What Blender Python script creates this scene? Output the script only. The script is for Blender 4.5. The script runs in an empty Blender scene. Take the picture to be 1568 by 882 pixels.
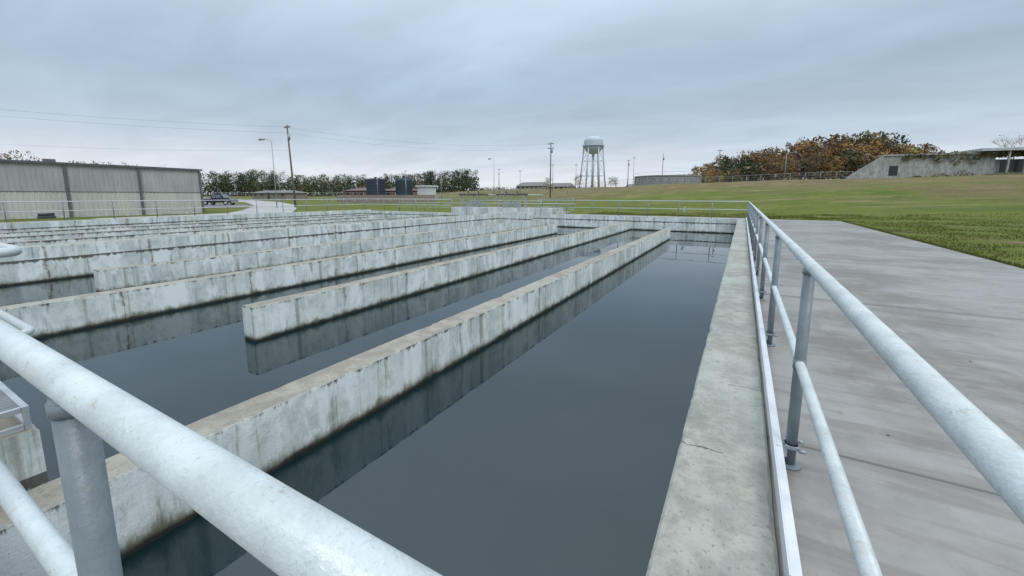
import bpy, math, random
from mathutils import Vector, Matrix, noise as mnoise
random.seed(7)
S=bpy.context.scene
COL=bpy.context.collection
# ------------------------------------------------------------------ node helpers
class NM:
    def __init__(s,name):
        s.m=bpy.data.materials.new(name); s.m.use_nodes=True
        s.t=s.m.node_tree; s.b=s.t.nodes['Principled BSDF']
        s.pos=s.n('ShaderNodeNewGeometry')
    def n(s,ty,**k):
        x=s.t.nodes.new(ty)
        for a,v in k.items(): setattr(x,a,v)
        return x
    def put(s,sock,v):
        if isinstance(v,bpy.types.NodeSocket): s.t.links.new(v,sock)
        else:
            if hasattr(sock.default_value,'__len__') and hasattr(v,'__len__') and len(v)==3 and len(sock.default_value)==4: v=(*v,1)
            sock.default_value=v
    def P(s): return s.pos.outputs['Position']
    def noise(s,scale,detail=4,rough=.55,stretch=None,dist=0):
        v=s.P()
        if stretch:
            m=s.n('ShaderNodeMapping'); s.put(m.inputs[0],v); m.inputs['Scale'].default_value=stretch; v=m.outputs[0]
        x=s.n('ShaderNodeTexNoise'); s.put(x.inputs['Vector'],v)
        x.inputs['Scale'].default_value=scale; x.inputs['Detail'].default_value=detail; x.inputs['Roughness'].default_value=rough
        x.inputs['Distortion'].default_value=dist
        return x.outputs['Fac']
    def math(s,op,a,b=0,c=0):
        x=s.n('ShaderNodeMath',operation=op); s.put(x.inputs[0],a); s.put(x.inputs[1],b); s.put(x.inputs[2],c); return x.outputs[0]
    def rng(s,v,a,b,c=0,d=1,smooth=True):
        x=s.n('ShaderNodeMapRange'); x.interpolation_type='SMOOTHSTEP' if smooth else 'LINEAR'
        s.put(x.inputs[0],v)
        for i,q in enumerate((a,b,c,d)): x.inputs[i+1].default_value=q
        return x.outputs[0]
    def mix(s,f,a,b,mode='MIX'):
        x=s.n('ShaderNodeMix',data_type='RGBA',blend_type=mode)
        s.put(x.inputs[0],f); s.put(x.inputs[6],a); s.put(x.inputs[7],b); return x.outputs[2]
    def sep(s,v):
        x=s.n('ShaderNodeSeparateXYZ'); s.put(x.inputs[0],v); return x.outputs
    def bump(s,h,st=.3,dist=.02):
        x=s.n('ShaderNodeBump'); s.put(x.inputs['Height'],h); x.inputs['Strength'].default_value=st; x.inputs['Distance'].default_value=dist
        s.put(s.b.inputs['Normal'],x.outputs[0])
    def col(s,c): s.put(s.b.inputs['Base Color'],c)
    def rough(s,c): s.put(s.b.inputs['Roughness'],c)
    def metal(s,c): s.put(s.b.inputs['Metallic'],c)

def simple(name,c,rough=.7,metal=0,var=.25,scale=2.0,bump=.1):
    m=NM(name); n=m.noise(scale,6); k=m.rng(n,.3,.7,1-var,1+var*.4,False)
    x=m.n('ShaderNodeVectorMath',operation='SCALE'); x.inputs[0].default_value=c; m.put(x.inputs['Scale'],k)
    m.col(x.outputs[0]); m.rough(rough); m.metal(metal)
    if bump: m.bump(m.noise(scale*12,3),bump,.01)
    return m.m

def concrete(name,light,dark,top,waterline=False,joints=True,streak=.75):
    m=NM(name)
    n1=m.noise(.9,8,.62); n2=m.noise(5,8,.68); n3=m.noise(45,4,.6); n5=m.noise(14,7,.72)
    c=m.mix(m.rng(n1,.38,.58),dark,light)
    c=m.mix(m.rng(n2,.48,.64,0,.42),c,tuple(v*.68 for v in dark))
    c=m.mix(m.rng(n5,.55,.67,0,.38),c,tuple(v*.58 for v in dark))
    px=m.sep(m.P()); nz=m.sep(m.pos.outputs['Normal'])[2]
    up=m.rng(nz,.4,.9)
    side=m.math('SUBTRACT',1,up)
    st=m.noise(1,8,.74,stretch=(8,8,.32))
    f=m.math('MULTIPLY',m.rng(st,.52,.63,0,streak),side)
    c=m.mix(f,c,(dark[0]*.5,dark[1]*.48,dark[2]*.42))
    ef=m.noise(1,6,.66,stretch=(2.6,2.6,.9))
    c=m.mix(m.math('MULTIPLY',m.rng(ef,.5,.6,0,.75),side),c,tuple(min(.8,v*1.2) for v in light))
    tc=m.mix(m.rng(n2,.38,.62),top,tuple(v*.7 for v in top))
    tc=m.mix(m.rng(m.noise(1.3,6,.66,stretch=(1.2,1,1)),.48,.6,0,.6),tc,tuple(v*.6 for v in top))
    tc=m.mix(m.rng(m.noise(.5,5,.6),.5,.6,0,.5),tc,(top[0]*1.1,top[1]*1.18,top[2]*1.25))
    tc=m.mix(m.rng(n5,.54,.64,0,.45),tc,tuple(v*.5 for v in top))
    tc=m.mix(m.rng(n3,.56,.7,0,.5),tc,tuple(v*.42 for v in top))
    c=m.mix(up,c,tc)
    c=m.mix(m.rng(n3,.59,.7,0,.35),c,tuple(v*.35 for v in dark))
    if joints:
        wob=m.math('MULTIPLY',m.noise(1.6,6,.7),.28)
        yy=m.math('ADD',px[1],wob)
        fr=m.math('FRACT',m.math('MULTIPLY',m.math('ADD',yy,m.math('MULTIPLY',m.math('FLOOR',m.math('MULTIPLY',px[0],.3)),1.37)),1/2.3))
        d=m.math('ABSOLUTE',m.math('SUBTRACT',fr,.5))
        ln=m.math('SUBTRACT',1,m.rng(d,.0008,.0036,0,1))
        gate=m.rng(m.noise(.6,2),.38,.48)
        halo=m.math('MULTIPLY',m.math('SUBTRACT',1,m.rng(d,.002,.026,0,1)),m.rng(n2,.38,.56,0,.7))
        c=m.mix(m.math('MULTIPLY',m.math('MULTIPLY',halo,side),gate),c,(.2,.13,.075))
        c=m.mix(m.math('MULTIPLY',m.math('MULTIPLY',ln,.85),gate),c,(.05,.043,.038))
    if waterline:
        jag=m.math('ADD',px[2],m.math('MULTIPLY',m.noise(1,7,.74,stretch=(3.5,3.5,1.3)),-.4))
        alg=m.rng(jag,-1.11,-.97,1,0)
        c=m.mix(m.math('MULTIPLY',alg,.85),c,(.095,.09,.036))
        drk=m.rng(m.math('ADD',px[2],m.math('MULTIPLY',m.noise(7,5),-.08)),-.945,-.875,1,0)
        c=m.mix(m.math('MULTIPLY',drk,.96),c,(.010,.011,.009))
        tj=m.math('ADD',px[2],m.math('MULTIPLY',m.noise(1,7,.8,stretch=(8,8,1.0)),.36))
        g_=m.math('MULTIPLY',m.rng(tj,-.20,-.16,0,.9),side)
        gm=m.math('LESS_THAN',px[2],-.29)
        c=m.mix(m.math('MULTIPLY',g_,gm),c,(.045,.04,.034))
    m.col(c); m.rough(m.rng(n1,.3,.7,.5,.85,False))
    h=m.math('ADD',m.math('ADD',m.math('MULTIPLY',n2,.7),m.math('MULTIPLY',n5,.4)),m.math('MULTIPLY',n3,.35))
    m.bump(h,.7,.014)
    return m.m

M={}
M['wall']=concrete('weathered_concrete',(.64,.69,.67),(.49,.53,.52),(.34,.31,.255),True)
M['curb']=concrete('curb_concrete',(.50,.52,.48),(.38,.40,.37),(.38,.375,.325),True)
M['plain']=concrete('plain_concrete',(.46,.48,.46),(.37,.39,.37),(.35,.34,.31),False,False,.4)
M['bunk']=concrete('aged_dark_concrete',(.32,.33,.31),(.24,.25,.23),(.2,.2,.16),False,False,.7)

def deckmat():
    m=NM('broomed_wet_concrete'); p=m.sep(m.P())
    n1=m.noise(.4,8,.65); n2=m.noise(1,7,.66,stretch=(.35,5,1),dist=.6); n3=m.noise(70,3); n4=m.noise(2.6,8,.7)
    c=m.mix(m.rng(n1,.4,.56),(.145,.129,.11),(.26,.245,.225))
    c=m.mix(m.rng(n2,.48,.62,0,.5),c,(.125,.108,.09))
    c=m.mix(m.rng(n4,.52,.64,0,.45),c,(.30,.285,.262))
    c=m.mix(m.rng(n3,.6,.72,0,.25),c,(.10,.09,.08))
    c=m.mix(m.rng(m.noise(1.7,6,.66),.6,.68,0,.5),c,(.115,.092,.065))
    fr=m.math('FRACT',m.math('MULTIPLY',m.math('ADD',p[1],-.6),1/4.2))
    d=m.math('ABSOLUTE',m.math('SUBTRACT',fr,.5))
    ln=m.math('SUBTRACT',1,m.rng(d,.002,.0045))
    c=m.mix(m.math('MULTIPLY',ln,.9),c,(.04,.036,.032))
    hl=m.math('SUBTRACT',1,m.rng(d,.003,.035))
    c=m.mix(m.math('MULTIPLY',m.math('MULTIPLY',hl,n4),.9),c,(.11,.095,.075))
    m.col(c)
    m.rough(m.math('ADD',m.rng(n1,.38,.62,.38,.18,False),m.math('ADD',m.rng(n4,.35,.65,.0,.16,False),m.rng(n2,.45,.6,0,.1))))
    m.b.inputs['Specular IOR Level'].default_value=.85
    h=m.math('ADD',m.math('MULTIPLY',m.noise(1,3,.6,stretch=(3,110,1)),.45),m.math('MULTIPLY',n3,.3))
    h=m.math('SUBTRACT',h,ln)
    m.bump(h,.18,.006)
    return m.m
M['deck']=deckmat()

def watermat():
    m=NM('still_dark_water')
    m.col(m.mix(m.noise(.25,3),(.003,.013,.016),(.005,.019,.023))); m.rough(.003)
    m.b.inputs['IOR'].default_value=1.62
    p=m.sep(m.P())
    # light chop where the flow turns at the free end of the baffle
    far=m.math('MULTIPLY',m.rng(p[1],15,20),m.math('MULTIPLY',m.rng(p[0],-6.6,-5.8),m.rng(p[0],-4.2,-3.4,1,0)))
    chop=m.math('MULTIPLY',m.noise(4.5,3,.6),m.math('MULTIPLY',far,.9))
    h=m.math('ADD',m.math('ADD',m.math('MULTIPLY',m.noise(.7,2,.5),1.0),m.math('MULTIPLY',m.noise(5,2),.10)),chop)
    m.bump(h,.05,.05)
    return m.m
M['water']=watermat()

def paint(name,c,rust=.5,rough=.38):
    m=NM(name)
    n=m.noise(9,6,.65); n2=m.noise(30,5,.7); n3=m.noise(140,3)
    x=m.mix(m.rng(n,.35,.65),c,tuple(v*.82 for v in c))
    x=m.mix(m.rng(n2,.61,.67,0,rust),x,(.33,.27,.18))
    x=m.mix(m.rng(n3,.6,.68,0,.3),x,tuple(v*.5 for v in c))
    x=m.mix(m.rng(m.noise(5,6,.65),.6,.67,0,.4),x,(c[0]*.88,c[1]*.8,c[2]*.66))
    x=m.mix(m.rng(m.noise(16,6,.7),.61,.66,0,.35),x,tuple(v*.6 for v in c))
    m.col(x); m.rough(m.rng(n,.35,.65,rough-.1,rough+.15)); m.bump(m.math('ADD',n2,m.math('MULTIPLY',n3,.8)),.5,.003)
    return m.m
M['rail']=paint('pale_rail_paint',(.56,.61,.62),.5,.3)
M['post']=paint('grey_post_paint',(.19,.225,.245),.3,.4)
M['alum']=simple('aluminium',(.6,.62,.64),.35,.6,.15,8)
M['dark']=simple('dark_steel',(.06,.065,.07),.5,.3)
M['wood']=simple('pole_wood',(.16,.135,.115),.9)
M['galv']=simple('galvanised',(.33,.36,.37),.5,.3)
M['wire']=simple('wire_black',(.2,.21,.22),.6)
M['black']=simple('dark_glass_and_shade',(.02,.022,.025),.2)

def siding(name,c):
    m=NM(name)
    a=m.noise(1,5,.6,stretch=(1,1.3,.18)); b=m.noise(.4,4)
    x=m.mix(m.rng(a,.35,.7),c,tuple(v*.78 for v in c)); x=m.mix(m.rng(b,.4,.7,0,.3),x,(.5,.49,.44))
    m.col(x); m.rough(.5); return m.m
M['sideU']=siding('grey_siding',(.35,.365,.365))
M['sideL']=siding('beige_siding',(.50,.495,.46))

def ground():
    m=NM('grass_ground'); p=m.sep(m.P())
    n1=m.noise(.045,6,.62); n2=m.noise(.3,8,.7); n3=m.noise(3,7,.72); n4=m.noise(25,4,.7)
    g=m.mix(m.rng(n2,.36,.62),(.095,.135,.02),(.165,.185,.032))
    g=m.mix(m.rng(n3,.4,.66,0,.5),g,(.055,.075,.018))
    br=m.mix(m.rng(n2,.36,.62),(.225,.17,.088),(.145,.118,.052))
    br=m.mix(m.rng(n3,.42,.68,0,.5),br,(.095,.08,.04))
    hz=m.rng(m.math('ADD',p[2],m.math('MULTIPLY',m.math('SUBTRACT',n2,.5),3.0)),.0,3.2,-.2,.20,False)
    xl=m.rng(p[0],-25,-12,.18,0)
    xr=m.rng(p[0],4,26,-.05,.12)
    f=m.rng(m.math('ADD',m.math('ADD',m.math('ADD',m.math('ADD',m.math('MULTIPLY',n1,.5),m.math('MULTIPLY',n2,.5)),hz),xl),xr),.46,.61)
    c=m.mix(f,g,br)
    bd=m.noise(1,7,.68,stretch=(.05,.2,.5),dist=.8)
    c=m.mix(m.rng(bd,.5,.57,0,.7),c,(.115,.15,.026))
    bd2=m.noise(1,7,.72,stretch=(.11,.4,.9),dist=1.2)
    c=m.mix(m.math('MULTIPLY',m.rng(bd2,.52,.59,0,.65),m.rng(p[2],.2,1.2,.35,1)),c,(.27,.205,.115))
    bd3=m.noise(1,7,.72,stretch=(.2,.5,.9),dist=.6)
    c=m.mix(m.rng(bd3,.54,.60,0,.55),c,(.10,.085,.04))
    c=m.mix(m.rng(m.noise(.3,6,.6),.64,.69,0,.7),c,(.2,.135,.08))
    c=m.mix(m.rng(n4,.48,.68,0,.45),c,(.055,.062,.022))
    m.col(c); m.rough(.95); m.b.inputs['Specular IOR Level'].default_value=.15
    m.bump(m.math('ADD',n3,m.math('MULTIPLY',n4,.5)),.8,.12)
    return m.m
M['ground']=ground()

def leaf(name,c):
    m=NM(name); n=m.noise(.25,4)
    x=m.mix(m.rng(n,.35,.65),c,tuple(v*.66 for v in c))
    m.col(x); m.rough(.9); m.b.inputs['Specular IOR Level'].default_value=.1
    return m.m
L={k:leaf('leaf_'+k,c) for k,c in dict(pine=(.055,.085,.05),pine2=(.085,.115,.06),olive=(.16,.155,.07),rust=(.25,.145,.075),orange=(.35,.21,.085),brown=(.215,.155,.10),greybr=(.25,.205,.155),yellow=(.40,.30,.11),
  grass1=(.105,.14,.024),grass2=(.16,.18,.04),grass3=(.2,.17,.08)).items()}

# ------------------------------------------------------------------ mesh builder
class MB:
    def __init__(s): s.v=[];s.f=[];s.m=[];s.s=[]
    def add(s,vs,fs,mi=0,sm=False):
        o=len(s.v); s.v+= [tuple(q) for q in vs]
        for f in fs: s.f.append(tuple(i+o for i in f)); s.m.append(mi); s.s.append(sm)
    def box(s,x0,x1,y0,y1,z0,z1,mi=0,c=0,M_=None):
        if c<=0:
            vs=[(x,y,z) for z in (z0,z1) for y in (y0,y1) for x in (x0,x1)]
            fs=[(0,2,3,1),(4,5,7,6),(0,1,5,4),(2,6,7,3),(0,4,6,2),(1,3,7,5)]
        else:
            vs=[];r=[]
            for z,k in ((z0,0),(z1-c,0),(z1,c)):
                vs+=[(x0+k,y0+k,z),(x1-k,y0+k,z),(x1-k,y1-k,z),(x0+k,y1-k,z)]
            fs=[(3,2,1,0),(8,9,10,11)]
            for l in (0,4):
                for i in range(4):
                    j=(i+1)%4; fs.append((l+i,l+j,l+4+j,l+4+i))
        if M_ is not None: vs=[M_@Vector(q) for q in vs]
        s.add(vs,fs,mi)
    def tube(s,pts,r,mi=0,seg=16,cap=True,r2=None):
        pts=[Vector(p) for p in pts]; n=len(pts); vs=[];fs=[]
        t=(pts[1]-pts[0]).normalized(); a=t.orthogonal().normalized()
        if abs(t.z)<.9: a=t.cross(Vector((0,0,1))).normalized()
        for i,p in enumerate(pts):
            d=(pts[min(i+1,n-1)]-pts[max(i-1,0)]).normalized()
            a=(a-d*a.dot(d)).normalized(); b=d.cross(a)
            rr=r if r2 is None else r+(r2-r)*i/(n-1)
            for k in range(seg):
                q=2*math.pi*k/seg; vs.append(p+(a*math.cos(q)+b*math.sin(q))*rr)
        for i in range(n-1):
            for k in range(seg):
                k2=(k+1)%seg; fs.append((i*seg+k,i*seg+k2,(i+1)*seg+k2,(i+1)*seg+k))
        s.add(vs,fs,mi,True)
        if cap:
            o=len(s.v)-n*seg
            s.f.append(tuple(o+k for k in reversed(range(seg)))); s.m.append(mi); s.s.append(False)
            s.f.append(tuple(o+(n-1)*seg+k for k in range(seg))); s.m.append(mi); s.s.append(False)
    def lathe(s,cx,cy,prof,mi=0,seg=32,sm=True):
        vs=[];fs=[]
        for r,z in prof:
            for k in range(seg):
                q=2*math.pi*k/seg; vs.append((cx+r*math.cos(q),cy+r*math.sin(q),z))
        for i in range(len(prof)-1):
            for k in range(seg):
                k2=(k+1)%seg; fs.append((i*seg+k,i*seg+k2,(i+1)*seg+k2,(i+1)*seg+k))
        s.add(vs,fs,mi,sm)
    def done(s,name,mats,parent=None):
        me=bpy.data.meshes.new(name); me.from_pydata(s.v,[],s.f)
        for m in mats: me.materials.append(m)
        me.polygons.foreach_set('material_index',s.m); me.polygons.foreach_set('use_smooth',s.s); me.update()
        o=bpy.data.objects.new(name,me); COL.objects.link(o)
        if parent: o.parent=parent
        return o
def empty(name):
    o=bpy.data.objects.new(name,None); COL.objects.link(o); o.empty_display_size=.2; return o

def arc(pts,r=.12,n=6):
    P=[Vector(p) for p in pts]; out=[P[0]]
    for i in range(1,len(P)-1):
        a=(P[i-1]-P[i]).normalized(); b=(P[i+1]-P[i]).normalized()
        s0=P[i]+a*r; s1=P[i]+b*r
        for k in range(n+1):
            t=k/n; out.append(s0*(1-t)**2+P[i]*2*t*(1-t)+s1*t*t)
    out.append(P[-1]); return out

# ------------------------------------------------------------------ cast walls with slightly worn arrises
def cast_wall(name,x0,x1,y0,y1,z0,z1,mat,axis='Y',seg=.07,jit=.009,ch=.012):
    b=MB(); L0,L1=(y0,y1) if axis=='Y' else (x0,x1); A,B=(x0,x1) if axis=='Y' else (y0,y1)
    n=max(2,int((L1-L0)/seg)); vs=[];fs=[]
    for i in range(n+1):
        t=L0+(L1-L0)*i/n
        def j(k,s_=1):
            big=mnoise.noise(Vector((t*.6,k*3.1+x0,z1)))*jit*.8
            chip=mnoise.noise(Vector((t*4,k*5+x0,y0)))+.6*mnoise.noise(Vector((t*15,k*5+x0,y0)))
            return (big+max(0,chip-.3)*jit*6)*s_
        c1=ch+abs(j(1)); c2=ch+abs(j(2)); w1=j(3,.5); w2=j(4,.5)
        prof=[(A,z0),(A+w1,z1-.35*(z1-z0)),(A+w1,z1-c1),(A+w1+c1,z1),(B-w2-c2,z1),(B-w2,z1-c2),(B-w2,z1-.35*(z1-z0)),(B,z0)]
        for a,z in prof: vs.append((a,t,z) if axis=='Y' else (t,a,z))
    m=8
    for i in range(n):
        for k in range(m-1):
            q=(i*m+k,i*m+k+1,(i+1)*m+k+1,(i+1)*m+k)
            fs.append(q if axis=='X' else q[::-1])
    e0=tuple(range(m)); e1=tuple(n*m+k for k in range(m))
    fs.append(e0 if axis=='Y' else e0[::-1]); fs.append(e1[::-1] if axis=='Y' else e1)
    b.add(vs,fs); return b.done(name,[mat])

WZ=-.92
cast_wall('basin_side_wall',-.22,.22,.14,29.1,-1.6,0,M['curb'],'Y')
cast_wall('basin_baffle_wall',-3.65,-3.33,.14,23.4,-1.6,-.35,M['wall'],'Y')
cast_wall('basin_baffle_wall',-6.97,-6.67,3.4,28.72,-1.6,-.35,M['wall'],'Y')
cast_wall('basin_baffle_wall',-10.27,-9.97,.14,23.4,-1.6,-.35,M['wall'],'Y')
cast_wall('basin_baffle_wall',-13.57,-13.27,3.4,28.72,-1.6,-.35,M['wall'],'Y')
cast_wall('basin_divider_wall',-17.0,-16.6,.14,28.72,-1.6,.06,M['wall'],'Y')
for i,x in enumerate((-20.3,-23.6,-26.9,-30.2)):
    a,b_=(3.4,28.72) if i%2 else (.14,23.4)
    cast_wall('basin_baffle_wall',x-.3,x,a,b_,-1.6,-.3,M['wall'],'Y')
cast_wall('basin_side_wall',-33.45,-33.05,.14,29.1,-1.6,.04,M['wall'],'Y')
cast_wall('basin_end_wall',-12.8,-.225,28.7,29.1,-1.6,.003,M['wall'],'X')
cast_wall('basin_end_wall',-22.4,-12.803,28.7,29.1,-1.6,.46,M['wall'],'X')
cast_wall('basin_end_wall',-33.04,-22.403,28.7,29.1,-1.6,-.06,M['wall'],'X')
b=MB(); b.box(-22.4,-12.81,29.103,31.2,-.6,.44,0,.02); b.box(-12.80,-12.4,29.103,31.2,-.6,.2,0,.02); b.done('outlet_channel',[M['plain']])
b=MB(); b.box(-17.0+.003,-13.6,26.9,27.15,-1.6,.2,0,.02); b.box(-16.59,-16.3,27.153,28.69,-1.6,.2,0,.02); b.done('weir_wall',[M['wall']])
b=MB(); b.box(-12.38,.22,29.103,30.6,-.5,-.02,0,.01); b.done('walkway',[M['plain']])
b=MB(); b.box(-33.45,-.225,-8,.135,-1.6,-.006,0,.01);b.box(-.22,.22,-8,.135,-1.6,-.006,0,.01); b.done('walkway',[M['plain']])
b=MB(); b.box(.224,4.95,-8,29.6,-.4,-.02,0,.01); b.done('concrete_deck',[M['deck']])
cast_wall('inlet_pier',-5.4,-3.67,.14,.58,-1.6,0,M['wall'],'X',.04,.013)
b=MB()
for z in (.0,.11):
    b.box(-5.3,-3.70,.53,.56,z+.003,z+.035); b.box(-5.3,-3.70,.18,.21,z+.003,z+.035)
    b.box(-3.73,-3.70,.213,.527,z+.003,z+.035); b.box(-5.3,-5.27,.213,.527,z+.003,z+.035)
for x in (-3.73,-4.2,-4.7,-5.2):
    b.box(x,x+.028,.532,.558,.036,.112); b.box(x,x+.028,.182,.208,.036,.112)
for i in range(30): b.box(-3.77-i*.05,-3.765-i*.05,.213,.527,.118,.142)
b.done('aluminium_grating_frame',[M['alum']])
b=MB(); b.box(-33.2,-.1,.05,28.8,-1.5,WZ); w=b.done('water',[M['water']])
b=MB()
for i in range(60):
    x=random.uniform(.35,4.9); y=random.uniform(1.5,24); z=-.0185
    s_=random.uniform(.003,.009); a=random.random()*6.28
    n=6; vs=[(x+s_*(1+.4*random.random())*math.cos(a+k*1.047)*1.5,y+s_*math.sin(a+k*1.047),z+random.random()*.005) for k in range(n)]
    b.add(vs,[tuple(range(n))])
b.done('leaf_litter',[simple('dead_leaf',(.11,.075,.045),.8)])

# ------------------------------------------------------------------ terrain
def sst(t): t=max(0,min(1,t)); return t*t*(3-2*t)
def g(x,y):
    base=-.06+(-.36)*sst((-14-x)/14)
    F=-.4924*x+.8704*y
    rise=min(3.2,.012*max(0,F-50))
    s=.5*x+.866*y
    hill=4.3*sst((s-27)/60)+min(3.0,.03*max(0,s-87))*sst((x+40)/50)
    z=base+max(rise*sst((40-x)/60),hill)
    if s>30: z+=.3*mnoise.noise(Vector((x*.06,y*.06,0)))*min(1,(s-30)/20)
    return z
def axis(lo,hi,near,step,ex):
    a=set(ex); q=near[0]
    while q<=near[1]: a.add(round(q,3)); q+=step
    d=step; q=near[1]
    while q<hi: d*=1.35; q+=d; a.add(q)
    d=step; q=near[0]
    while q>lo: d*=1.35; q-=d; a.add(q)
    a=sorted(a); out=[a[0]]
    for v in a[1:]:
        if v-out[-1]<.3 and v not in ex: continue
        if v-out[-1]<.3 and v in ex and out[-1] not in ex: out[-1]=v; continue
        out.append(v)
    return out
X0,X1,Y0,Y1=-33.44,4.94,-7.9,29.3
xs=axis(-2500,2500,(-130,100),2.5,[X0,X1]); ys=axis(-400,3000,(-12,220),2.5,[Y0,Y1])
b=MB(); nx=len(xs); vs=[(x,y,g(x,y)) for y in ys for x in xs]; fs=[]
for j in range(len(ys)-1):
    for i in range(nx-1):
        cx=(xs[i]+xs[i+1])/2; cy=(ys[j]+ys[j+1])/2
        if X0<cx<X1 and Y0<cy<Y1: continue
        fs.append((j*nx+i,j*nx+i+1,(j+1)*nx+i+1,(j+1)*nx+i))
b.add(vs,fs,0,True); b.done('ground',[M['ground']])
def strip(name,pts,w,mat,up=.05):
    P=[]
    for a,c in zip(pts[:-1],pts[1:]):
        n=max(2,int((Vector(c)-Vector(a)).length/1.5))
        for k in range(n): P.append(Vector(a).lerp(Vector(c),k/n))
    P.append(Vector(pts[-1])); b=MB(); vs=[];fs=[]
    for i,p in enumerate(P):
        d=(P[min(i+1,len(P)-1)]-P[max(i-1,0)]).normalized(); nn=Vector((-d.y,d.x))
        for q in (-1,-.5,0,.5,1):
            r=p+nn*w*.5*q; vs.append((r.x,r.y,g(r.x,r.y)+up))
    for i in range(len(P)-1):
        for k in range(4): fs.append((i*5+k,(i+1)*5+k,(i+1)*5+k+1,i*5+k+1))
    b.add(vs,fs,0,True); return b.done(name,[mat])
M['road']=simple('pale_concrete_road',(.38,.37,.35),.6,0,.3,.4)
M['asph']=simple('grey_asphalt',(.17,.17,.17),.7,0,.3,.4)
M['gravel']=simple('gravel',(.27,.24,.2),.9,0,.4,.8)
strip('driveway',[(-42,12),(-44,24),(-54,31),(-68,40),(-90,50),(-125,60),(-170,70)],6,M['road'])
strip('parking_lot',[(-66,33),(-100,38)],9,M['asph'],.03)
strip('gravel_path',[(-34,33.5),(-13,33.5)],3,M['gravel'],.04)
b=MB()
for cx,cy,rx,ry in ((7.4,14.5,.7,.35),(8.0,19,.9,.3),(6.2,22.5,.45,.25)):
    n=22; b.add([(cx,cy,g(cx,cy)+.02)]+[(cx+rx*(1+.35*mnoise.noise(Vector((math.cos(k*.2856)*1.7+cx,math.sin(k*.2856)*1.7,0))))*math.cos(k*.2856),cy+ry*(1+.4*mnoise.noise(Vector((math.cos(k*.2856)*2+9,math.sin(k*.2856)*2,cx))))*math.sin(k*.2856),g(cx,cy)+.006) for k in range(n)],[(0,k+1,(k+1)%n+1) for k in range(n)])
b.done('bare_soil',[simple('reddish_soil',(.17,.105,.065),.9,0,.4,3)])

# ------------------------------------------------------------------ railings
def railing(name,pts,posts,h=1.07,mid=.55,zb=0,r=.027,pz=0,rp=None,toe=None,seg=14,ends=True):
    b=MB(); rp=rp or r*.95
    top=arc([(x,y,zb+h) for x,y in pts]); b.tube(top,r,0,seg)
    md=arc([(x,y,zb+mid) for x,y in pts]); b.tube(md,r*.82,0,seg)
    for x,y in posts:
        b.tube([(x,y,zb+pz),(x,y,zb+h-r*.6)],rp,1,seg)
        b.tube([(x,y,zb+pz),(x,y,zb+pz+.012)],rp*2.1,1,seg)
        b.tube([(x,y,zb+pz+.10),(x,y,zb+pz+.125)],rp*1.35,1,seg)
        b.tube([(x,y,zb+mid-r),(x,y,zb+mid+r)],rp*1.12,1,seg)
        b.tube([(x,y,zb+h-r*1.7),(x,y,zb+h-r*.9)],rp*1.12,1,seg)
    return b.done(name,[M['rail'],M['post']])
RX=.315
py=[-1.6,.45,2.47,4.5,6.5,8.5,10.5,12.5,14.5,16.5,18.5,20.5,22.5,24.5,26.5]
railing('handrail',[(RX,-3),(RX,29.2),(-14.2,29.2)],[(RX,y) for y in py]+[(RX-.02,29.0)]+[(x,29.2) for x in (-1.7,-3.7,-5.7,-7.7,-9.7,-11.7,-14.0)],r=.0275,pz=-.02,seg=20)
railing('handrail',[(RX-.06,.21),(-3.4,.21)],[(-1.05,.21),(-3.2,.21)],r=.031,seg=32)
railing('handrail',[(-3.87,.19),(-3.87,.66),(-9.5,.66)],[(-5.8,.64),(-7.8,.64),(-9.4,.64)],r=.03)
railing('handrail',[(-33.25,-4),(-33.25,29.0),(-22.6,29.0)],[(-33.25,-3+2.1*k) for k in range(16)]+[(-31+2.1*k,29.0) for k in range(5)],r=.026,zb=.03,pz=-.05)
railing('handrail',[(-22.3,31.0),(-14.6,31.0)],[(-22.2+1.9*k,31.0) for k in range(5)],r=.026,zb=.44)
railing('handrail',[(-36,36),(-24,36),(-14,37)],[(-36+2.0*k,36) for k in range(7)]+[(-22+2*k,36.2+.1*k*2) for k in range(5)],r=.026,zb=-.42)
b=MB()
for k in range(10):
    y0=-1.5+k*3.05; b.box(.232,.238,y0,y0+3.04,.012,.105); b.box(.2385,.272,y0,y0+3.04,.099,.105); b.box(.2385,.268,y0,y0+3.04,.012,.018)
for y in py:
    b.box(.2725,.30,y-.02,y+.02,.03,.09); b.tube([(.255,y-.06,.106),(.255,y-.06,.112)],.008,0,8)
b.done('toe_kick_plate',[simple('white_aluminium',(.66,.67,.70),.4,.1,.2,6)])
b=MB()
for y in py:
    b.box(.285,.345,y-.045,y+.045,.09,.105); b.tube([(.345,y-.05,.097),(.375,y-.05,.097)],.01,0,8); b.tube([(.345,y+.05,.097),(.375,y+.05,.097)],.01,0,8)
b.done('post_clamp_set',[M['galv']])

# ------------------------------------------------------------------ sluice gate frames
for x0,x1,zb in ((-22.2,-19.5,.44),(-18.3,-15.6,.44)):
    b=MB(); y=29.9
    for x in (x0,x1,(x0+x1)/2): b.box(x-.05,x+.05,y-.05,y+.05,zb,zb+1.02)
    b.box(x0-.15,x1+.15,y-.1,y+.1,zb+1.02,zb+1.18,1,.02)
    for x in ((x0*.7+x1*.3),(x0*.3+x1*.7)):
        b.tube([(x,y,zb+1.18),(x,y,zb+1.5)],.05,1,10); b.box(x-.35,x+.35,y-.02,y+.02,zb-.1,zb+.5,0)
        b.tube([(x,y,zb+.5),(x,y,zb+1.02)],.025,0,8)
        b.tube([(x+.2*math.cos(q*.785),y-.14+0,zb+1.3+.2*math.sin(q*.785)) for q in range(9)],.018,0,6,False)
    b.done('sluice_gate_frame',[M['galv'],simple('brown_steel',(.13,.11,.09),.6,.2)])
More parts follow.
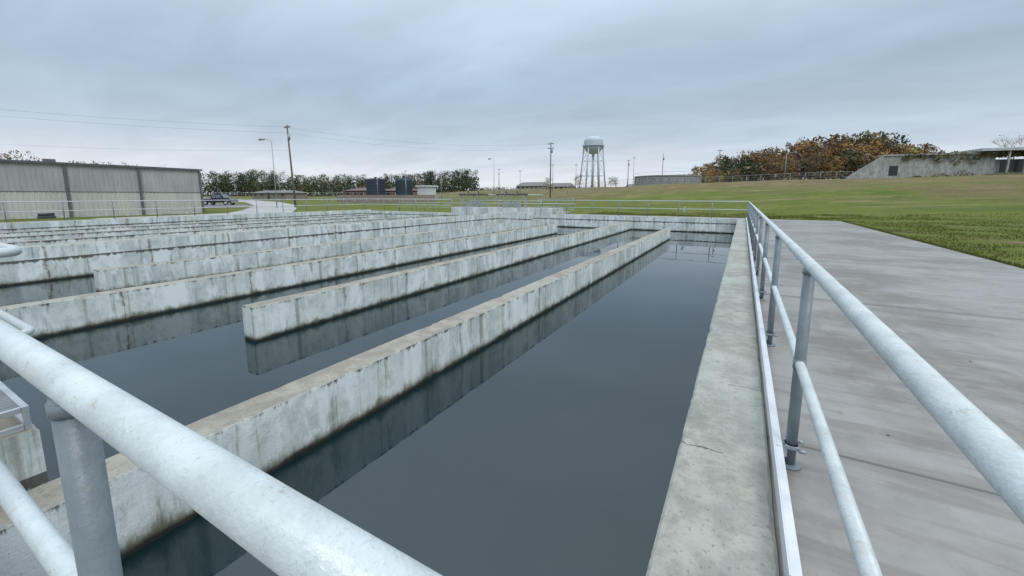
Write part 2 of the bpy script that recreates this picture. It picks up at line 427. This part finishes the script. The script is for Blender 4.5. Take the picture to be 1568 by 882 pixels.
b=MB(); z=g(-4,31.5); b.tube([(-3.6,31.3,z),(-3.6,31.3,.52)],.05,0,12); b.tube([(-3.6,31.3,.52),(-3.6,31.3,.62)],.08,0,12); b.tube([(-3.6,31.3,.42),(-3.45,31.3,.42)],.03,0,10)
b.done('yard_hydrant',[simple('teal_paint',(.25,.42,.36),.4)])

# ------------------------------------------------------------------ ribbed metal building (left)
e=empty('metal_warehouse'); BX=-50.5; zb=-.55; zt=4.05
def ribbed(y0,y1,z0,z1,x,name,mat):
    b=MB(); vs=[];fs=[]; y=y0; k=0; prof=[0,.0,.045,.045]; st=[.2,.03,.05,.03]
    L_=[]
    while y<y1: L_.append((x+prof[k%4]*1.0,y)); y+=st[k%4]; k+=1
    L_.append((x,y1))
    for a,c in L_: vs+=[(a,c,z0),(a,c,z1)]
    for i in range(len(L_)-1): fs.append((2*i,2*i+1,2*i+3,2*i+2)[::-1])
    b.add(vs,fs); return b.done(name,[mat],e)
ribbed(-18,21.8,zb+.3,1.75,BX,'lower_siding',M['sideL'])
ribbed(-18,21.8,1.80,zt,BX-.02,'upper_siding',M['sideU'])
b=MB(); b.box(BX-20,BX+.05,-18,21.85,zb-.3,zb+.3); b.done('plinth',[M['plain']],e)
b=MB(); b.box(BX-20,BX-.06,-17.9,21.75,zb+.3,zt); b.done('body',[M['sideU']],e)
b=MB(); b.box(BX-.04,BX+.05,-18,21.8,1.75,1.80)
for y in (-12.7,-7.8,-2.9,2.0,6.9,11.8,16.7,21.75):
    b.box(BX+.04,BX+.16,y-.09,y+.09,zb+.1,zt-.05)
b.box(BX+.0,BX+.22,-18.2,22.0,zt,zt+.16)
b.done('trim_and_downpipes',[simple('dark_trim',(.10,.115,.13),.5)],e)
b=MB(); rv=[(BX+.25,-18.3,zt+.165),(BX+.25,22.1,zt+.165),(BX-10,22.1,zt+.75),(BX-10,-18.3,zt+.75),(BX-20.3,22.1,zt+.165),(BX-20.3,-18.3,zt+.165)]
b.add(rv,[(0,1,2,3),(3,2,4,5)]); b.add([(BX,21.85,zt),(BX-20,21.85,zt),(BX-10,21.85,zt+.74)],[(0,1,2)])
for y in (2,13.2): b.box(BX-10.3,BX-9.7,y-.4,y+.4,zt+.6,zt+1.0)
b.done('roof',[simple('dark_roof',(.12,.13,.14),.5)],e)
b=MB(); b.box(BX+.3,BX+1.0,9.8,10.7,zb,zb+.35,0,.05); b.tube([(BX+.65,9.8,zb+.45),(BX+.65,10.7,zb+.45)],.12,0,10); b.done('air_compressor',[M['dark']])

# ------------------------------------------------------------------ pickup truck
def pickup(loc,rot):
    e=empty('pickup_truck'); paintm=simple('dark_blue_car_paint',(.018,.022,.035),.25,.3,.1,3,0)
    b=MB(); prof=[(-2.7,.45),(-2.7,.95),(-2.65,1.08),(-.75,1.12),(-.6,1.78),(-.45,1.86),(.75,1.86),(.95,1.8),(1.45,1.2),(2.55,1.06),(2.72,.9),(2.75,.45)]
    n=len(prof)
    W=[.95 if z<1.2 else .78 for x,z in prof]
    vs=[(x,-w,z) for (x,z),w in zip(prof,W)]+[(x,w,z) for (x,z),w in zip(prof,W)]
    fs=[tuple(range(n)),tuple(reversed(range(n,2*n)))]+[(i,i+n,(i+1)%n+n,(i+1)%n) for i in range(n)]
    b.add(vs,fs); o=b.done('body',[paintm],e)
    b=MB()
    for sgn in (-1,1):
        for q in ([(-.5,1.2),(-.42,1.74),(.12,1.76),(.12,1.2)],[(.2,1.2),(.2,1.76),(.8,1.74),(1.28,1.22)]):
            b.add([(x,sgn*(.965-(z-1.2)*.27),z) for x,z in q],[(0,1,2,3)])
    b.add([(.98,-.7,1.78),(.98,.7,1.78),(1.44,.8,1.24),(1.44,-.8,1.24)],[(0,1,2,3)])
    b.done('windows',[simple('car_glass',(.1,.12,.14),.08,0,.1,3,0)],e)
    b=MB()
    for x in (-1.75,1.75):
        for y in (-.96,.72): b.tube([(x,y,.38),(x,y+.24,.38)],.38,0,20); b.tube([(x,y-.005,.38),(x,y+.245,.38)],.2,1,16)
    b.done('wheels',[simple('tyre',(.02,.02,.02),.9),M['alum']],e)
    b=MB(); b.box(2.7,2.82,-.9,.9,.42,.62); b.box(-2.8,-2.7,-.9,.9,.42,.6); b.box(2.56,2.74,-.85,-.6,.8,.95); b.box(2.56,2.74,.6,.85,.8,.95); b.done('bumpers_and_lamps',[M['alum']],e)
    e.location=loc; e.rotation_euler=(0,0,rot)
pickup((-79,36.6,g(-79,36.6)+.04),math.radians(28))

# ------------------------------------------------------------------ poles, lamps, wires
def pole(name,x,y,h,r=.14,arms=1,lean=0):
    z=g(x,y)-.3; b=MB(); b.tube([(x,y,z),(x+lean,y,z+h)],r,0,10,True,r*.65)
    for k in range(arms):
        zz=z+h-.35-k*.9; b.box(x+lean-.7,x+lean+.7,y-.05,y+.05,zz,zz+.1)
        for q in (-.6,-.3,.3,.6): b.tube([(x+lean+q,y,zz+.1),(x+lean+q,y,zz+.28)],.05,1,6)
    b.tube([(x+lean+.25,y,z+h-2.1),(x+lean+.25,y,z+h-1.3)],.2,1,10)
    b.done(name,[M['wood'],M['galv']]); return Vector((x+lean,y,z+h))
def lamp(x,y,h,dx,dy,arm=1.9,r=.08):
    z=g(x,y)-.1; b=MB(); b.tube([(x,y,z),(x,y,z+h-.5)],r,0,10,True,r*.6)
    b.tube([(x,y,z+h-.5),(x+dx*.2*arm,y+dy*.2*arm,z+h-.1),(x+dx*arm,y+dy*arm,z+h)],r*.5,0,8)
    b.tube([(x+dx*arm,y+dy*arm,z+h),(x+dx*(arm+.35),y+dy*(arm+.35),z+h-.02),(x+dx*(arm+.75),y+dy*(arm+.75),z+h-.04)],.12,0,8,True,.17)
    b.tube([(x,y,z),(x,y,z+.5)],r*2,0,10); b.done('street_lamp',[M['galv']])
lamp(-59,34.8,9.8,-.87,-.49,1.0)
p1=pole('utility_pole',-58,37.0,12.2,.16,1,-.6)
p2=pole('utility_pole',-35,78,11.5,.15,2)
lamp(-50,80,9.5,-.8,.3,1.5); 
def wire(b,a,c,sag,r=.012):
    a=Vector(a);c=Vector(c); pts=[]
    for k in range(25):
        t=k/24; p=a.lerp(c,t); p.z-=sag*4*t*(1-t); pts.append(p)
    b.tube(pts,r,0,5,False)
b=MB()
q0=Vector((-103,0,14.6)); 
for dz,dx in ((0,-.6),(-.9,0)):
    wire(b,p1+Vector((dx,0,-.2+dz)),q0+Vector((dx,0,dz)),.7)
    wire(b,p1+Vector((dx,0,-.2+dz)),p2+Vector((dx,0,-.2+dz)),1.3,.01)
wire(b,(-103,0,9.5),p1+Vector((0,0,-3.6)),.8,.009)
b.done('power_lines',[M['wire']])
for x,y,h in ((-85,88,8),(-72,88,7.5),(-62,102,7),(-54,100,6),(-46,104,7),(-40,106,6.5),(-26,112,7.5),(-42,126,9),(-70,115,6)): 
    z=g(x,y); b=MB(); b.tube([(x,y,z-.2),(x,y,z+h)],.09,0,8,True,.06); b.box(x-.4,x+.4,y-.12,y+.12,z+h,z+h+.14); b.done('floodlight_pole',[M['galv']])
pole('utility_pole',-38,155,11,.15,1); pole('utility_pole',-25,150,12,.12,0); pole('utility_pole',-6.5,128,9.5,.14,1)
lamp(8.5,122,7,.9,.2,1.6); lamp(-112,66,8,-.8,.3,1.5); lamp(-120,72,8,.8,.3,1.5)

# ------------------------------------------------------------------ water tower
TX,TY=-84,252; gz=g(TX,TY); e=empty('water_tower')
tm=simple('pale_blue_tower_paint',(.42,.49,.54),.45,0,.12,.3,0)
R=5.9; b=MB(); prof=[(0.01,27.2),(1.5,27.4),(3.4,28.2),(5.0,29.7),(5.8,31.4),(R,32.4),(R,35.0)]
for k in range(1,9): q=k/8*math.pi/2; prof.append((max(.01,R*math.cos(q)),35+3.5*math.sin(q)))
b.lathe(TX,TY,prof,0,40); b.tube([(TX,TY,38.4),(TX,TY,39.1)],.35,0,10); b.done('tank',[tm],e)
b=MB(); b.lathe(TX,TY,[(R,32.1),(R+.9,32.1),(R+.9,32.25),(R,32.25)],0,40,False)
b.tube([(TX+(R+.9)*math.cos(k*math.pi/18),TY+(R+.9)*math.sin(k*math.pi/18),33.2) for k in range(37)],.05,0,5,False)
for k in range(24): q=k*math.pi/12; b.tube([(TX+(R+.9)*math.cos(q),TY+(R+.9)*math.sin(q),32.2),(TX+(R+.9)*math.cos(q),TY+(R+.9)*math.sin(q),33.2)],.04,0,4)
b.done('balcony',[tm],e)
b=MB(); nl=6
def lp(k,t): q=k*2*math.pi/nl+.35; rr=8.3+(R-.1-8.3)*t; return (TX+rr*math.cos(q),TY+rr*math.sin(q),gz-.3+(32.4-gz+.3)*t)
for k in range(nl):
    b.tube([lp(k,0),lp(k,1)],.42,0,10)
    for t in (.36,.68): b.tube([lp(k,t),lp(k+1,t)],.14,0,6)
    for t0,t1 in ((0.02,.36),(.36,.68),(.68,.93)):
        b.tube([lp(k,t0),lp(k+1,t1)],.05,0,5); b.tube([lp(k+1,t0),lp(k,t1)],.05,0,5)
b.tube([(TX,TY,gz-.2),(TX,TY,27.5)],.8,0,14)
b.done('legs_and_riser',[tm],e)

# ------------------------------------------------------------------ storage tanks and small buildings
navy=simple('navy_tank',(.018,.03,.05),.7,0,.2,.5,0); teal=simple('dark_teal_tank',(.014,.032,.042),.7,0,.2,.5,0)
def tank(x,y,r,zb,h,m,dome=.35):
    b=MB(); pr=[(.01,zb),(r,zb)]
    for k in range(6): z=zb+h*k/6; pr+=[(r,z+.01),(r,z+h/6-.12),(r*1.008,z+h/6-.06)]
    pr+=[(r,zb+h),(r*.75,zb+h+dome*.6),(r*.25,zb+h+dome),(.01,zb+h+dome)]
    b.lathe(x,y,pr,0,32); b.tube([(x,y,zb+h+dome-.05),(x,y,zb+h+dome+.25)],.3,0,12)
    b.tube([(x+r*.9,y-r*.6,zb),(x+r*.9,y-r*.6,zb+h+.3)],.06,1,6)
    b.done('storage_tank',[m,M['galv']])
tank(-68.5,62,1.95,1.35,3.5,navy,.3); tank(-63.3,65,1.75,1.35,3.3,teal,.6)
zt0=g(-66,61)
b=MB(); b.box(-78,-57.5,59.4,59.7,zt0-.3,1.62); b.box(-78,-57.5,68,68.3,zt0-.3,1.62); b.box(-57.8,-57.5,59.703,67.997,zt0-.3,1.62); b.box(-77.9,-57.9,59.8,67.9,zt0-.3,1.35)
b.done('containment_wall',[simple('tan_block',(.26,.21,.175),.8)])
def shed(name,x0,x1,y0,y1,h,wall,roof,rh=1.2,win=True,zo=0,flat=False):
    z=min(g(x0,y0),g(x1,y1))-.3+zo; H=h+.3; e=empty(name); b=MB(); b.box(x0,x1,y0,y1,z,z+H); b.done('walls',[wall],e)
    b=MB()
    if flat: b.box(x0-.3,x1+.3,y0-.3,y1+.3,z+H,z+H+.3)
    else:
        ym=(y0+y1)/2; b.add([(x0-.4,y0-.5,z+H-.1),(x1+.4,y0-.5,z+H-.1),(x1+.4,y1+.5,z+H-.1),(x0-.4,y1+.5,z+H-.1),(x0+1.2,ym,z+H+rh),(x1-1.2,ym,z+H+rh)],[(0,1,5,4),(2,3,4,5),(1,2,5),(3,0,4),(3,2,1,0)])
    b.done('roof',[roof],e)
    if win:
        b=MB(); n=max(2,int((x1-x0)/3))
        for k in range(n):
            xc=x0+(x1-x0)*(k+.5)/n
            if k==n//2: b.box(xc-.5,xc+.5,y0-.03,y0+.02,z+.35,z+2.4)
            else: b.box(xc-.55,xc+.55,y0-.03,y0+.02,z+1.3,z+2.3)
        b.done('windows_and_door',[M['black']],e)
red=simple('red_brick',(.18,.09,.07),.85); redr=simple('maroon_roof',(.12,.065,.06),.6); wht=simple('white_siding',(.55,.57,.58),.5)
tan=simple('tan_brick',(.25,.21,.175),.8); gry=simple('grey_roof',(.17,.165,.16),.7)
shed('white_shed',-60.5,-57.9,66,69,2.4,wht,wht,.3,False,.9,True)
shed('brick_office',-104,-92,82,90,2.6,red,redr,.8)
shed('brick_office',-92,-84,86,93,2.6,red,redr,.9)
shed('house',-124,-106,225,236,2.6,tan,gry,2.4,True,1.0); shed('house',-104,-90,228,238,2.4,tan,gry,2.2,True,.8); shed('house',-76,-64,300,310,2.6,tan,gry,2.6,True,1)
shed('utility_shed',-120,-104,64,70,2.0,tan,gry,.6)
cx,cy=-21,135; zc=g(cx,cy); b=MB(); b.lathe(cx,cy,[(9.6,zc-.5),(9.6,zc+2.9),(9.8,zc+2.9),(9.8,zc+3.2),(9.3,zc+3.2),(9.3,zc+2.5),(.01,zc+2.5)],0,56,False)
for k in range(28): q=k*2*math.pi/28; b.box(-.12,.12,-.1,.1,zc-.5,zc+2.9,0,0,Matrix.Translation((cx+9.65*math.cos(q),cy+9.65*math.sin(q),0))@Matrix.Rotation(q,4,'Z'))
b.tube([(cx+9.7*math.cos(k*math.pi/20),cy+9.7*math.sin(k*math.pi/20),zc+4.1) for k in range(41)],.035,1,5,False)
b.done('round_concrete_tank',[simple('grey_tank_concrete',(.26,.265,.25),.8),M['galv']])

# ------------------------------------------------------------------ earth-covered concrete building on the right
e=empty('concrete_reservoir_building'); rc=M['bunk']
A=Vector((23.6,108)); D=Vector((20.4,4)).normalized(); N=Vector((D.y,-D.x))
def W(u,d,z): p=A+D*u+N*d; return (p.x,p.y,z)
def pbox(b,u0,u1,d0,d1,z0,z1,mi=0):
    vs=[W(u,d,z) for z in (z0,z1) for d in (d0,d1) for u in (u0,u1)]
    b.add(vs,[(0,1,3,2),(4,6,7,5),(0,4,5,1),(2,3,7,6),(0,2,6,4),(1,5,7,3)],mi)
b=MB(); pbox(b,0,17,-1,0,4,9.2); pbox(b,-.3,17.2,-1.3,.25,9.203,9.5)
vs=[W(-5.6,.3,4.6),W(-.003,.3,4.6),W(-.003,.3,9.4),W(-5.6,.3,5.2),W(-5.6,-.2,4.6),W(-.003,-.2,4.6),W(-.003,-.2,9.4),W(-5.6,-.2,5.2)]
b.add(vs,[(0,1,2,3),(7,6,5,4),(3,2,6,7),(0,3,7,4),(1,5,6,2)])
pbox(b,17.2,60,-8,-1.2,4,8.2)
b.done('retaining_walls',[rc],e)
b=MB(); pbox(b,14,60,-9,1.6,9.6,10.1); 
b.done('roof_slab',[simple('pale_fascia',(.42,.45,.48),.6)],e)
b=MB(); pbox(b,1.2,2.6,.003,.04,5.4,7.3); 
for k in range(9): pbox(b,18.5+k*4,21.7+k*4,-1.19,-1.1,5.8,8.1)  # black panels on the wall, painted shade for the doorway and open porch
b.done('opening_shade_panels',[M['black']],e)
b=MB()
for k in range(10): pbox(b,18+k*4,18.25+k*4,1.0,1.3,4.5,9.6)
b.done('columns',[rc],e)
b=MB()
def leafquad(b,c,s_,mi):
    n=Vector((random.gauss(0,1),random.gauss(0,1),random.gauss(0,1)+.5)).normalized(); a=n.orthogonal().normalized(); a=Matrix.Rotation(random.random()*6.28,3,n)@a; d=n.cross(a)
    k=s_*random.uniform(.6,1.2); h=s_*random.uniform(.4,.9)
    b.add([c+a*k,c+d*h,c-a*k,c-d*h],[(0,1,2,3)],mi)
for i in range(3600):
    u=random.uniform(3,34); q=abs(mnoise.noise(Vector((u*.4,0,3))))*2
    p=Vector(W(u,random.uniform(-.8,.5),9.3+random.uniform(-2.2,.6)*(.25+.75*q)))
    leafquad(b,p,.2,random.choice([0,0,1,2]))
b.done('overhanging_brush',[L['olive'],L['brown'],L['greybr']],e)
b=MB()
for i in range(1800):
    u=random.uniform(3,58); p=Vector(W(u,random.uniform(.8,3),0)); p.z=g(p.x,p.y)+random.uniform(0,1.2)*abs(mnoise.noise(Vector((u*.3,1,1))))*2; leafquad(b,p,.2,random.choice([0,1,2]))
b.done('shrub_row',[L['olive'],L['brown'],L['grass3']])

# ------------------------------------------------------------------ chain link fences
def fence(pts,h=2.0,sp=3.0,mesh=True):
    b=MB()
    for a,c in zip(pts[:-1],pts[1:]):
        a=Vector(a);c=Vector(c); n=max(1,int((c-a).length/sp)); P=[a.lerp(c,k/n) for k in range(n+1)]
        for p in P: z=g(p.x,p.y); b.tube([(p.x,p.y,z-.2),(p.x,p.y,z+h)],.045,0,6)
        for hh,r in ((h,.03),(.1,.02),(h*.33,.012),(h*.66,.012)):
            b.tube([(p.x,p.y,g(p.x,p.y)+hh) for p in P],r,0,4,False)
        if mesh:
            for p,q in zip(P[:-1],P[1:]):
                for k in range(8):
                    t0=k/8;t1=(k+1)/8; u=p.lerp(q,t0);v=p.lerp(q,t1); zu=g(u.x,u.y);zv=g(v.x,v.y)
                    b.tube([(u.x,u.y,zu+.1),(v.x,v.y,zv+h)],.006,0,3,False); b.tube([(u.x,u.y,zu+h),(v.x,v.y,zv+.1)],.006,0,3,False)
    b.done('chain_link_fence',[M['galv']])
fence([(-150,60),(-100,72),(-60,82),(-30,92)])
fence([(-30,92),(-12,118),(22,124)],1.8)
fence([(-70,50),(-45,55),(-20,52)],1.1,2.5,False)

# ------------------------------------------------------------------ trees
def tree(b,x,y,h,kind,pal,dens=1.0,zb=None,low=.3,wide=.33,ls=1.0):
    z=g(x,y) if zb is None else zb
    r=h*.011+.05
    lean=Vector((random.uniform(-.03,.03)*h,random.uniform(-.03,.03)*h,0))
    top=Vector((x,y,z+h*.9))+lean
    b.tube([(x,y,z-.4),Vector((x,y,z+h*.5))+lean*.4,top],r,0,5,False,r*.3)
    cl=[]
    if kind=='pine':
        n=int(26*dens)
        for k in range(n):
            t=low+(1-low)*(k+random.random())/n
            w=h*.22*math.sqrt(max(.05,1-abs(t-.62)/.55))*random.uniform(.2,1.15); a=random.random()*6.28
            cl.append((Vector((x+math.cos(a)*w,y+math.sin(a)*w,z+h*t*.96))+lean*t,h*.085*random.uniform(.7,1.25)+.2,.6))
    else:
        n=int(30*dens)
        for k in range(n):
            ww=low+(1-low)*(k+random.random())/n; rr=h*wide*math.sqrt(max(.1,1-((ww-.6)/.5)**2))
            a=random.random()*6.28; q=math.sqrt(random.random())*rr
            cl.append((Vector((x+math.cos(a)*q,y+math.sin(a)*q,z+h*ww*.97))+lean*ww,h*.07*random.uniform(.6,1.4)+.2,.75))
    main=random.choice(pal)
    for c,s_,fl in cl:
        st=Vector((x,y,min(c.z-.5,z+h*.85)))+lean*.6
        if random.random()<.5: b.tube([st,c],r*.25,0,3,False)
        mi=main if random.random()<.85 else random.choice(pal); k=int(26*dens)
        for q in range(k):
            o=Vector((random.gauss(0,.55),random.gauss(0,.55),random.gauss(0,.55)*fl))*s_
            leafquad(b,c+o,s_*ls*random.uniform(.14,.30),mi if random.random()<.92 else random.choice(pal))
MT=[M['wood'],L['pine'],L['pine2'],L['olive'],L['rust'],L['orange'],L['brown'],L['greybr'],L['yellow']]
b=MB()
for i in range(150):
    t=(i+random.random())/150; x=-226+t*117; y=90+t*66
    d=random.uniform(-5,20); x-=d*.5;y+=d*.87
    h=random.uniform(8.2,11)+(1.6 if t<.3 else 0)
    if random.random()<.13: tree(b,x,y,h*.7,'dec',random.choice([[4,6],[5,6],[6,7]]),.7,None,.1)
    else: tree(b,x,y,h,'pine',random.choice([[1,2],[1,1],[2,3],[2,1]]),.85,None,.22)
for i in range(9000):
    t=random.random(); x=-226+t*118; y=92+t*66; d=random.uniform(-4,18); x-=d*.5;y+=d*.87
    leafquad(b,Vector((x,y,g(x,y)+random.random()**1.2*6.5)),.55,random.choice([1,1,1,2,3]))
b.done('pine_tree_line',MT)
b=MB()
for i in range(26):
    t=(i+random.random())/26; x=-190-t*40+random.gauss(0,5); y=10+t*80
    tree(b,x,y,random.uniform(14,17)*(1-.28*t),'dec',random.choice([[3,6],[6,7],[1,2],[7,6]]),.8)
b.done('background_tree_line',MT)
HT=[(0,6.5),(.06,9),(.12,12),(.24,14),(.34,14),(.45,17.5),(.585,20),(.78,20.5),(.88,17.5),(.94,14.5),(1,11)]
def hh(t):
    for (a,ha),(c,hc) in zip(HT[:-1],HT[1:]):
        if t<=c: return ha+(hc-ha)*(t-a)/(c-a)
    return HT[-1][1]
b=MB()
for row in range(5):
    nn=28
    for i in range(nn):
        t=(i+random.random())/nn; d=row*5.5-6+random.uniform(-2,2)
        x=-15+t*87-d*.49; y=174+t*50+d*.87
        h=hh(t)*random.uniform(.8,1.03)*(.6,.76,.9,.97,1)[row]
        pal=random.choice([[6,7],[6,4],[5,4],[3,3,2],[4,6],[6,7,7],[5,6],[3,6],[4,5],[4,6],[7,6],[5,8]])
        if t<.12: pal=random.choice([[8,5],[8,3],[6,5]])
        if .1<t<.2 and row<3: pal=[1,1,2]
        tree(b,x,y,h,'dec',pal,.95,None,.15,random.uniform(.3,.4),1.45)
for i in range(6500):
    t=random.random(); d=random.uniform(-8,14); x=-15+t*87-d*.49; y=174+t*50+d*.87
    leafquad(b,Vector((x,y,g(x,y)+random.random()*hh(t)*.5)),.6,random.choice([3,6,6,7,4,2]))
b.done('autumn_woodland',MT)
def bare(x,y,h):
    b=MB(); z=g(x,y)
    def br(p,d,l,r,n):
        q=p+d*l; b.tube([p,(p+q)/2+Vector((random.gauss(0,.04),random.gauss(0,.04),0))*l,q],r,0,4,False,r*.6)
        if n==0: return
        for k in range(3 if n>2 else 4):
            nd=(d+Vector((random.gauss(0,.55),random.gauss(0,.55),random.uniform(0,.4)))).normalized(); br(q,nd,l*random.uniform(.6,.8),r*.6,n-1)
    br(Vector((x,y,z)),Vector((0,0,1)),h*.34,h*.012,4)
    for i in range(60): leafquad(b,Vector((x+random.gauss(0,h*.2),y+random.gauss(0,h*.2),z+h*random.uniform(.45,1))),.16,1)
    b.done('bare_tree',[M['wood'],L['greybr']])
bare(72,172,13); bare(66,150,10); bare(63,165,12); bare(58,140,9)
b=MB()
for i in range(300):
    t=(i+random.random())/300; x=-420+t*430; y=420+random.uniform(-20,60)+t*60
    z=g(x,y); h=random.uniform(5,9)
    for k in range(40): leafquad(b,Vector((x+random.gauss(0,3),y+random.gauss(0,3),z+random.random()*h)),1.0,random.choice([1,3,6,7,7,3]))
b.done('distant_tree_line',MT)
b=MB()
for x,y,h in ((-120,88,5),(-96,100,6),(-88,97,5.5),(-58,128,4),(-49,132,4.5),(-40,140,4),(-33,120,3)): tree(b,x,y,h,'dec',random.choice([[5,4],[3,6],[2,1],[7,6]]),.8)
b.done('scattered_trees',MT)

# ------------------------------------------------------------------ grass tufts by the deck
b=MB(); vs=[];fs=[];ms=[]
for i in range(46000):
    u=random.random()
    if u<.15: x=4.96+abs(random.gauss(0,.06)); y=random.uniform(6,29)
    elif u<.75: x=4.97+abs(random.gauss(0,1))*6; y=random.uniform(8,36)
    else: x=random.uniform(-11,5.5); y=30.7+abs(random.gauss(0,3))
    if x<4.955 and y<30.65: continue
    if u>.15 and mnoise.noise(Vector((x*.5,y*.5,0)))<-.15: continue
    z=g(x,y); h=random.uniform(.03,.075)*(1.5 if x<5.2 else 1); a=random.random()*3.14; w=.007+.0005*y
    dx,dy=math.cos(a)*w,math.sin(a)*w; o=len(vs)
    vs+=[(x-dx,y-dy,z-.01),(x+dx,y+dy,z-.01),(x+random.gauss(0,.03),y+random.gauss(0,.03),z+h)]
    fs.append((o,o+1,o+2)); ms.append(random.choice([0,0,1,1,2]))
b.v=vs;b.f=fs;b.m=ms;b.s=[False]*len(fs); b.done('grass',[L['grass1'],L['grass2'],L['grass3']])

# ------------------------------------------------------------------ world : overcast sky, brighter overhead
wd=bpy.data.worlds.new("World"); S.world=wd; wd.use_nodes=True; t=wd.node_tree; t.nodes.clear()
def N_(ty,**k):
    x=t.nodes.new(ty)
    for a,v in k.items(): setattr(x,a,v)
    return x
out=N_('ShaderNodeOutputWorld'); bg=N_('ShaderNodeBackground'); t.links.new(bg.outputs[0],out.inputs[0])
sky=N_('ShaderNodeTexSky'); sky.sky_type='NISHITA'; sky.sun_disc=False
EL=math.radians(48); AZ=math.radians(125); sky.sun_elevation=EL; sky.sun_rotation=AZ
tc=N_('ShaderNodeTexCoord'); sp=N_('ShaderNodeSeparateXYZ'); t.links.new(tc.outputs['Generated'],sp.inputs[0])
def mt(op,a,b_=0):
    x=N_('ShaderNodeMath',operation=op)
    for s_,v in zip(x.inputs,(a,b_)):
        if isinstance(v,bpy.types.NodeSocket): t.links.new(v,s_)
        else: s_.default_value=v
    return x.outputs[0]
zc_=mt('MAXIMUM',sp.outputs[2],0.0); den=mt('ADD',zc_,.13)
cb=N_('ShaderNodeCombineXYZ'); t.links.new(mt('DIVIDE',sp.outputs[0],den),cb.inputs[0]); t.links.new(mt('DIVIDE',sp.outputs[1],den),cb.inputs[1])
def cloud(rot,scl,sc,det,rg,dist):
    mp=N_('ShaderNodeMapping'); t.links.new(cb.outputs[0],mp.inputs[0]); mp.inputs['Rotation'].default_value=(0,0,math.radians(rot)); mp.inputs['Scale'].default_value=scl
    n=N_('ShaderNodeTexNoise'); t.links.new(mp.outputs[0],n.inputs[0]); n.inputs['Scale'].default_value=sc; n.inputs['Detail'].default_value=det; n.inputs['Roughness'].default_value=rg; n.inputs['Distortion'].default_value=dist
    return n.outputs[0]
c1=cloud(-25,(.4,.8,1),.8,6,.48,.3); c2=cloud(-40,(.7,1.3,1),1.6,7,.55,.5)
zw=mt('ADD',zc_,mt('MULTIPLY',mt('SUBTRACT',c1,.5),.14))
r=N_('ShaderNodeValToRGB'); t.links.new(zw,r.inputs[0]); cr=r.color_ramp; cr.interpolation='B_SPLINE'
cr.elements[0].position=0; cr.elements[0].color=(.86,.89,.94,1); cr.elements[1].position=1; cr.elements[1].color=(.86,.95,1.0,1)
for p,c in ((.05,(.77,.82,.89)),(.10,(.61,.69,.79)),(.17,(.45,.565,.68)),(.25,(.42,.55,.675)),(.33,(.53,.66,.80)),(.43,(.62,.75,.90)),(.6,(.74,.86,1.0))):
    q=cr.elements.new(p); q.color=(*c,1)
def mr(v,a,b_,c,d_):
    x=N_('ShaderNodeMapRange'); t.links.new(v,x.inputs[0])
    for i,q in enumerate((a,b_,c,d_)): x.inputs[i+1].default_value=q
    return x.outputs[0]
k=mt('MULTIPLY',mr(c1,.3,.7,.93,1.07),mr(c2,.3,.7,.92,1.08))
k=mt('MULTIPLY',k,mr(zc_,.42,.75,1.0,1.8))
vm=N_('ShaderNodeVectorMath',operation='SCALE'); t.links.new(r.outputs[0],vm.inputs[0]); t.links.new(k,vm.inputs['Scale'])
vm2=N_('ShaderNodeVectorMath',operation='SCALE'); t.links.new(vm.outputs[0],vm2.inputs[0]); vm2.inputs['Scale'].default_value=10
mx=N_('ShaderNodeMix',data_type='RGBA'); mx.inputs[0].default_value=.95; t.links.new(sky.outputs[0],mx.inputs[6]); t.links.new(vm2.outputs[0],mx.inputs[7])
t.links.new(mx.outputs[2],bg.inputs[0]); bg.inputs[1].default_value=.1
sl=bpy.data.lights.new('sun','SUN'); sl.energy=1.2; sl.angle=math.radians(30); sl.color=(1,.96,.91)
so=bpy.data.objects.new('sun',sl); COL.objects.link(so)
d=Vector((math.sin(AZ)*math.cos(EL),math.cos(AZ)*math.cos(EL),math.sin(EL))); so.rotation_euler=d.to_track_quat('Z','Y').to_euler()
# ------------------------------------------------------------------ camera
cd=bpy.data.cameras.new('camera'); co=bpy.data.objects.new('camera',cd); COL.objects.link(co); S.camera=co
co.location=(0,0,1.41); co.rotation_euler=(math.radians(90-8.26),0,math.radians(29.5))
cd.sensor_width=36; cd.lens=36*620/1568; cd.shift_y=-.0325; cd.clip_start=.03; cd.clip_end=6000
S.view_settings.view_transform='Standard'; S.view_settings.look='None'; S.view_settings.exposure=0
